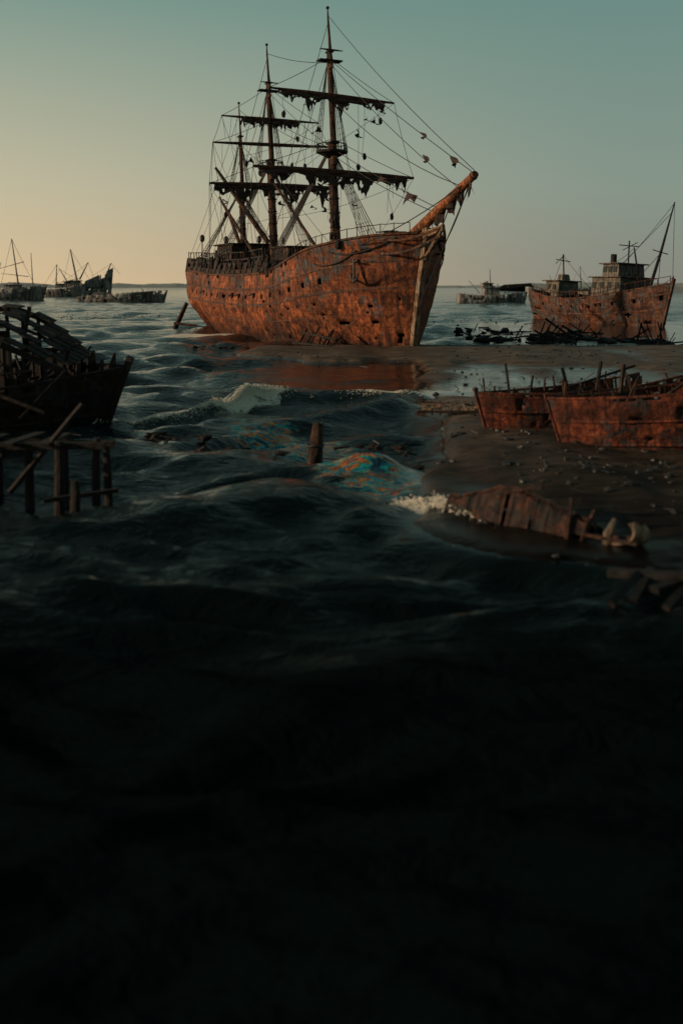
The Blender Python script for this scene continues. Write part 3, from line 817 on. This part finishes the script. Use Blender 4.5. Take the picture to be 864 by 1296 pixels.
for i in range(12):
    a=i/11*2.2; rows2.append([V(3.8+.55*math.sin(a)*.9+.05*j,-.25+.12*j-.1*i/11,.02+.40*(1-math.cos(a))*.7+.04*math.sin(j*2)) for j in range(4)])
b.grid(rows2); b.path([(3.7,-.2,-.3),(3.75,-.25,.2),(3.85,-.2,.48)],[.06,.08,.04],8)
b.obj('curled_plate',M_stem,fg,solid=.04,smooth=True)

# ------------------------------------------------------------------ mooring post stump
mpst=empty('mooring_post',(-.75,27.6,0))
b=MB(); n=14
vs=[];fs=[]
for k,z in enumerate((-.8,-.1,.15,.4,.6,.78,.92)):
    for j in range(n):
        a=6.283*j/n; r=.23*(1-.32*max(z,0))*(1+.16*nz(math.cos(a)*1.5,math.sin(a)*1.5,k*.3)); zz=z+(.4*nz(j*.9,3) if k>=5 else 0)+(.16*math.cos(a) if k>=5 else 0)
        vs.append((r*math.cos(a)+.05*z,r*math.sin(a),zz))
for k in range(6):
    for j in range(n): fs.append((k*n+j,k*n+(j+1)%n,(k+1)*n+(j+1)%n,(k+1)*n+j))
fs.append(tuple(6*n+j for j in range(n))); b.add(vs,fs); b.obj('post',M_brown,mpst)
b=MB(); b.path([(.24*math.cos(a),.24*math.sin(a),.32+.02*math.sin(3*a)) for a in np.linspace(0,6.283,17)],.025,5); b.obj('iron_band',M_iron,mpst)

# ------------------------------------------------------------------ TRAWLER
dv=Vector((30-38,139-114)); ang=math.atan2(dv.y,dv.x)
tr=empty('fishing_trawler',(38.2,113.5,-.1),ang,rx=math.radians(3))
ST=boatS(27,3.7,5.3,3.1,4.2,2.0,zb=-1,aft=.8,seed=5,dn=.08)
hull_part('hull',tr,ST,90,22,M_trawl,lambda i,j,s:nz(i*.25,j*.5,s*7.)>.5 or(15<=j<=16 and i%9==2 and i<60),.12)
b=MB()
for s in (1,-1):
    strake(b,ST,1,.25,.14,.0,.99,40,s,0); strake(b,ST,.8,.1,.18,.0,.99,40,s,.06); strake(b,ST,.5,.1,.15,.0,.99,40,s,.05)
    pr=None
    for k in range(24):
        p=ST(.01+.042*k*.97,1,s); b.tube(p,p+V(0,0,.9),.05,.05,5)
        if pr is not None: b.rope(pr+V(0,0,.88),p+V(0,0,.88),.04,.03,3)
        pr=p
b.beam(ST(0,0,1),ST(0,1,1)+V(-.1,0,.5),.3,.4)
for k in range(5): b.beam((8,-3+.1*k,.1),(8.2,-4.6-.2*k,-.2),.2,.2)
b.obj('rails',M_trim,tr)
b=MB(); b.grid([[ST(.02+.96*i/20,.8,1).lerp(ST(.02+.96*i/20,.8,-1),k/4) for k in range(5)] for i in range(21)]); b.obj('deck',M_deck,tr,solid=.08)
b=MB()
b.box((8.5,0,4.6),(6.5,4.8,2.6),taper=.03); b.box((8.2,0,6.7),(3.6,4.0,1.9),taper=.06)
b.box((8.5,0,5.95),(7.2,5.4,.16)); b.box((8.2,0,7.7),(4.4,4.6,.16))
b.box((23,0,4.4),(3.8,3.4,2.2),taper=.08); b.box((23,0,5.58),(4.4,4.0,.15)); b.box((22.6,0,6.1),(1.4,1.4,.9),taper=.2)
b.box((15.5,0,3.6),(3.,2.6,1.0)); 
b.obj('wheelhouse',M_cabin,tr,bevel=.05)
b=MB()
for s in (1,-1):
    for k in range(4): b.box((5.9+1.7*k,s*2.38,4.9),(.8,.1,.8))
    for k in range(3): b.box((7.1+1.1*k,s*1.96,6.95),(.75,.1,.75))
    for k in range(2): b.box((22.2+1.5*k,s*1.68,4.7),(.7,.1,.7))
for k in range(4): b.box((6.42,-1.35+.9*k,6.95),(.1,.62,.75))
for k in range(3): b.box((5.23,-1.4+1.4*k,4.9),(.1,.8,.8))
b.obj('windows',M_win,tr)
b=MB()
b.path([(3.0,0,3.6),(1.8,-.8,9),(.6,-1.6,15.2)],[.22,.17,.07],8); b.path([(4.2,0,3.6),(3.8,1.6,9.6)],[.16,.08],8)
b.tube((6.5,.5,7.7),(6.3,.6,10.6),.09); b.tube((5.9,-.6,9.9),(6.7,1.8,10.0),.06); b.tube((5.7,-.2,10.4),(6.9,1.1,9.4),.05)
b.tube((1.9,-1.9,8.9),(1.7,.4,9.3),.06)
b.tube((22.6,0,6.5),(22.5,.3,9.4),.1); b.tube((22.5,-.9,8.4),(22.5,1.4,8.6),.06); b.tube((22.2,.3,9.3),(22.9,1.2,8.0),.05)
b.path([(9.7,.5,7.6),(9.7,.5,9.0)],[.4,.38],10)
for a,c in (((.6,-1.6,15.1),(-1.8,0,5.2)),((.6,-1.6,15.1),(8.2,0,7.8)),((.8,-1.5,14),(12,2,4)),((22.5,.3,9.3),(26,0,4.4)),((22.5,.3,9.3),(15,0,4.2)),((3.8,1.6,9.5),(9,1,7.8)),((1.8,-.8,9),(5.5,-3.3,4.2)),((1.8,-.8,9),(3.5,3,4.2))): b.rope(a,c,.035,.2)
b.obj('masts_and_rigging',M_dark,tr)
b=MB()
for k in range(30): b.blob((rr.uniform(11,26),rr.uniform(-2.8,2.8),rr.uniform(3.2,4.1)),rr.uniform(.3,.7),k,(1.2,1,.8))
b.obj('deck_clutter',M_dark,tr)

# ------------------------------------------------------------------ DISTANT WRECKS
def far_ship(name,loc,rot,Lb,hb,z0,z1,z2,mat,houses,mastl,pitch=0,roll=0):
    e=empty(name,loc,math.radians(rot),rx=math.radians(roll),ry=math.radians(pitch))
    Sf=boatS(Lb,hb,z0,z1,z2,Lb*.07,zb=-3,aft=.75,seed=Lb,dn=.2)
    hull_part('hull',e,Sf,50,12,mat,lambda i,j,s:nz(i*.3,j*.5,s*7.+Lb)>.45 or (j>=10 and nz(i*.3,Lb)>.2),.2)
    b=MB()
    b.grid([[Sf(.02+.96*i/12,.8,1).lerp(Sf(.02+.96*i/12,.8,-1),k/3) for k in range(4)] for i in range(13)])
    for (u,w,d_,z,h) in houses:
        b.box((u,0,z+h/2),(w,d_,h),taper=.15); b.box((u,0,z+h+.1),(w*1.05,d_*1.1,.2))
        for k in range(5): b.tube((u+rr.uniform(-w/2,w/2),rr.uniform(-1,1),z+h),(u+rr.uniform(-w/2,w/2),0,z+h+rr.uniform(.3,1.4)),.1)
    for s in (1,-1):
        for k in range(16):
            p=Sf(.03+.06*k,1,s); b.tube(p,p+V(0,0,.2+1.2*abs(nz(k*.9,s*3.,Lb))),.09,.07,5)
    b.obj('superstructure',mat,e)
    b=MB()
    for (p0,p1,r) in mastl: b.tube(p0,p1,r,r*.5)
    for (p0,p1,r) in mastl:
        if r>.2: 
            b.rope(p1,(p0[0]+6,p0[1]+1,p0[2]),.06,.3); b.rope(p1,(p0[0]-6,p0[1],p0[2]),.06,.3)
    b.obj('masts',mat,e); return e
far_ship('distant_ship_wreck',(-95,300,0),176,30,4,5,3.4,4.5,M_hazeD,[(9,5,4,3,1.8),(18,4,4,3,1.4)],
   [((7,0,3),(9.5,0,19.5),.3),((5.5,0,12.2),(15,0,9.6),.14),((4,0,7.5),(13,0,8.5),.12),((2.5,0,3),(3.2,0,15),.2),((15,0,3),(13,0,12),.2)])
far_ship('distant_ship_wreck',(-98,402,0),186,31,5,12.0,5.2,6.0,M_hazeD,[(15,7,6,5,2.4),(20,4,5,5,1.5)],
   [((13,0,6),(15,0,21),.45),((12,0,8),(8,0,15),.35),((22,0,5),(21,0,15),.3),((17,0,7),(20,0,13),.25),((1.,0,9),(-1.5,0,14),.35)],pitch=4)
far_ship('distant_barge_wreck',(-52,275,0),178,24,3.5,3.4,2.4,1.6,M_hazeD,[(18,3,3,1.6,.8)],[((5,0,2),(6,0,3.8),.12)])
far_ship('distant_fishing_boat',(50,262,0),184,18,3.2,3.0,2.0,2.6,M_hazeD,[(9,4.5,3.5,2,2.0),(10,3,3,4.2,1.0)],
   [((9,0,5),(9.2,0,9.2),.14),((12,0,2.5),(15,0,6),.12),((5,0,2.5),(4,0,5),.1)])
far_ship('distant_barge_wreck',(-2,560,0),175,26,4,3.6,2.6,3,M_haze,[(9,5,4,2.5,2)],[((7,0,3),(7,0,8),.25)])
far_ship('distant_barge_wreck',(118,420,0),180,36,4,5,3,4,M_haze,[(20,7,5,3,3.5)],[((12,0,3),(12.5,0,13),.3),((24,0,3),(26,0,9),.2)])

# debris masses
def debris(name,spots,mat,seed,smin,smax,flat=.35,up=.2,aspread=.5):
    b=MB(); r=random.Random(seed)
    for (cx,cy,sx,sy,n,h) in spots:
        for k in range(n):
            x=cx+r.gauss(0,sx);y_=cy+r.gauss(0,sy); z=float(max(0,ground_h(np.array([x]),np.array([y_]))[0]))
            s=r.uniform(smin,smax)
            if r.random()<flat: b.blob((x,y_,z+s*.1),s*.5,k+seed,(r.uniform(.7,1.6),1,r.uniform(.4,.8)),.6)
            else:
                a=r.gauss(0,aspread)+(math.pi if r.random()<.5 else 0); l=s*r.uniform(1,3.2); zz=h*r.random() if r.random()<up else .12*h
                b.beam((x-l*math.cos(a)/2,y_-l*math.sin(a)/2,z-.02),(x+l*math.cos(a)/2,y_+l*math.sin(a)/2,z+zz),s*.16,s*.13,r.random())
    return b.obj(name,mat)
debris('wreck_timber_pile',[(14.5,86,1.2,3.5,26,1.2),(18.5,82,1.3,3.0,54,2.0),(22.5,83,1.3,3.0,40,1.5),(26,80,1.2,2.6,54,2.0),(20,93,4,4,30,.8),(16,100,2,3,14,1.0)],M_dark,5,.3,1.0,.35,.5,.9)
debris('floating_debris',[(-38,143,4,2,40,1.0),(-32,148,3,2,18,.6),(22,130,5,6,30,.5),(-5.6,31,1.2,.6,26,.05),(-3.6,28.5,1.0,.5,10,.05),(.6,26,.9,.8,16,.08),(1.3,29,.6,.9,12,.08),(-9,75.5,1.2,.8,30,.7),(-90,230,6,4,18,1.5),(14,140,4,4,16,.7)],M_dark,8,.12,.38,.2,.3)
debris('shore_debris',[(-2.5,65,1.2,.6,14,.2),(8.6,35,1.2,1.2,50,.2),(6.2,45,2.0,4,50,.25),(6.8,25.5,1.6,1.6,90,.1),(5.2,30,1.4,1.6,60,.1),(5.5,22,1.5,2,90,.07),(9.5,22,1.4,1.8,50,.12),(13,48,3,5,70,.4),(9,58,8,4,90,.25),(17,66,7,4,110,.4),(20,74,6,3,60,.3),(3,62,4,2,30,.15)],M_rock,9,.03,.22,.5,.3,.8)
b=MB()
for k in range(9):
    x=4.2+k*.4; b.beam((x,14.8+.2*math.sin(k*2),.0),(x+rr.uniform(.6,1.3),15.9+.3*math.sin(k),.1+.15*rr.random()),.12,.07,rr.random())
b.beam((4.6,16.3,.05),(6.4,14.9,.35),.22,.12); b.beam((5,15.2,.1),(7.5,16.6,.35),.18,.1)
b.obj('broken_planks',M_dark)
b=MB(); b.path([(-19.9,112,-.8),(-18.4,113,2.8)],[.35,.25],8); b.path([(-19.7,112,.4),(-17.0,111,.2)],[.2,.15],6); b.obj('leaning_spar',M_mast)

# ------------------------------------------------------------------ far shoreline
def shore(name,xs,y0,amp,seed,base=1.0):
    b=MB(); rows=[]
    for x in xs:
        h=base+amp*max(0,fbm(np.array([x*.006]),np.array([seed*1.]),4,seed)[0]-.32)*2+amp*.35*fbm(np.array([x*.05]),np.array([seed*1.]),3,seed)[0]
        rows.append([V(x,y0,-2),V(x,y0+3,h*.55),V(x,y0+12,h),V(x,y0+120,h*.8),V(x,y0+200,-2)])
    b.grid(rows); return b.obj(name,M_land,smooth=False)
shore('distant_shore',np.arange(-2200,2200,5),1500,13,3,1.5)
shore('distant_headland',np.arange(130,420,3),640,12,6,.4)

# crest spray droplets (one object)
bsf=MB(); ico=bmesh.new(); bmesh.ops.create_icosphere(ico,subdivisions=1,radius=1)
iv=[v.co.copy() for v in ico.verts]; iF=[tuple(v.index for v in f.verts) for f in ico.faces]; ico.free()
def drop(x,y_,z,r): bsf.add([(x+v.x*r*rr.uniform(.8,1.4),y_+v.y*r,z+v.z*r*.8) for v in iv],iF)
xs=[];
for k in range(2400):
    x=rr.choice([rr.gauss(-4.0,1.0),rr.gauss(-3.6,.5),rr.uniform(-8.5,-3)]); yc=float(crest_line(np.array([x]))[0]); xs.append((x,yc-.25+rr.gauss(0,.18),abs(rr.gauss(0,.04))))
for k in range(500):
    x=rr.gauss(1.9,.7); xs.append((x,float(crest_line(np.array([x]))[0])-.2+rr.gauss(0,.15),0))
for k in range(1700):
    t=rr.random(); x=1.3+t*1.7+rr.gauss(0,.16); y_=22.3-1.9*t+rr.gauss(0,.22)-.1; xs.append((x,y_,abs(rr.gauss(0,.06))*math.sin(math.pi*t)**.5))
ax=np.array([[p[0] for p in xs]]);ay=np.array([[p[1] for p in xs]])
zz,gg,_,_=water_h(ax,ay,np.full_like(ax,.3))
for i,p in enumerate(xs): drop(p[0],p[1],max(zz[0,i],gg[0,i])+p[2]+.01,rr.uniform(.008,.026))
bsf.obj('sea_foam',M_foam)

# ------------------------------------------------------------------ world, sun, camera
SUN=Vector((-.95,-.14,.26)).normalized()
el=math.asin(SUN.z); rot=math.atan2(SUN.x,SUN.y)
w=bpy.data.worlds.new('World'); sc.world=w; w.use_nodes=True; nt=w.node_tree
bg=nt.nodes['Background']; out=nt.nodes['World Output']
sky=N(nt,'ShaderNodeTexSky',sky_type='NISHITA'); sky.sun_disc=False; sky.sun_elevation=el; sky.sun_rotation=rot%(2*math.pi); sky.air_density=1.5; sky.dust_density=4; sky.ozone_density=2
nt.links.new(sky.outputs[0],bg.inputs[0]); bg.inputs[1].default_value=.01
tc=N(nt,'ShaderNodeTexCoord').outputs['Generated']
sp=N(nt,'ShaderNodeSeparateXYZ'); nt.links.new(tc,sp.inputs[0])
dot=N(nt,'ShaderNodeVectorMath',operation='DOT_PRODUCT'); nt.links.new(tc,dot.inputs[0]); dot.inputs[1].default_value=(-.92,.39,0)
zc=math_n(nt,'MAXIMUM',sp.outputs[2],0)
cool=ramp(nt,zc,[(0,(.225,.225,.19)),(.10,(.205,.26,.22)),(.28,(.125,.225,.195)),(.7,(.045,.085,.085))])
warm=ramp(nt,zc,[(0,(.68,.50,.29)),(.10,(.50,.45,.31)),(.28,(.19,.285,.235)),(.7,(.06,.105,.105))])
wf=N(nt,'ShaderNodeMapRange',interpolation_type='SMOOTHSTEP'); nt.links.new(dot.outputs['Value'],wf.inputs[0]); wf.inputs[1].default_value=.05; wf.inputs[2].default_value=.82
colr=mix(nt,wf.outputs[0],cool,warm)
bg2=N(nt,'ShaderNodeBackground'); nt.links.new(colr,bg2.inputs[0]); bg2.inputs[1].default_value=1.05
ad=N(nt,'ShaderNodeAddShader'); nt.links.new(bg.outputs[0],ad.inputs[0]); nt.links.new(bg2.outputs[0],ad.inputs[1]); nt.links.new(ad.outputs[0],out.inputs[0])

sl=bpy.data.lights.new('sun','SUN'); sl.energy=3.4; sl.angle=math.radians(.8); sl.color=(1,.74,.5)
so=bpy.data.objects.new('sun',sl); sc.collection.objects.link(so); so.rotation_euler=SUN.to_track_quat('Z','Y').to_euler(); so.location=(-50,20,40)

cd=bpy.data.cameras.new('camera'); co=bpy.data.objects.new('camera',cd); sc.collection.objects.link(co); sc.camera=co
co.location=(0,0,H); co.rotation_euler=(math.radians(90),0,0)
cd.sensor_fit='VERTICAL'; cd.sensor_height=36; cd.lens=1200/1296*36; cd.shift_y=-(648-360)/1296
cd.clip_start=.1; cd.clip_end=20000
cd.dof.use_dof=True; cd.dof.focus_distance=70; cd.dof.aperture_fstop=.4
sc.view_settings.view_transform='Standard'; sc.view_settings.look='None'; sc.view_settings.exposure=0
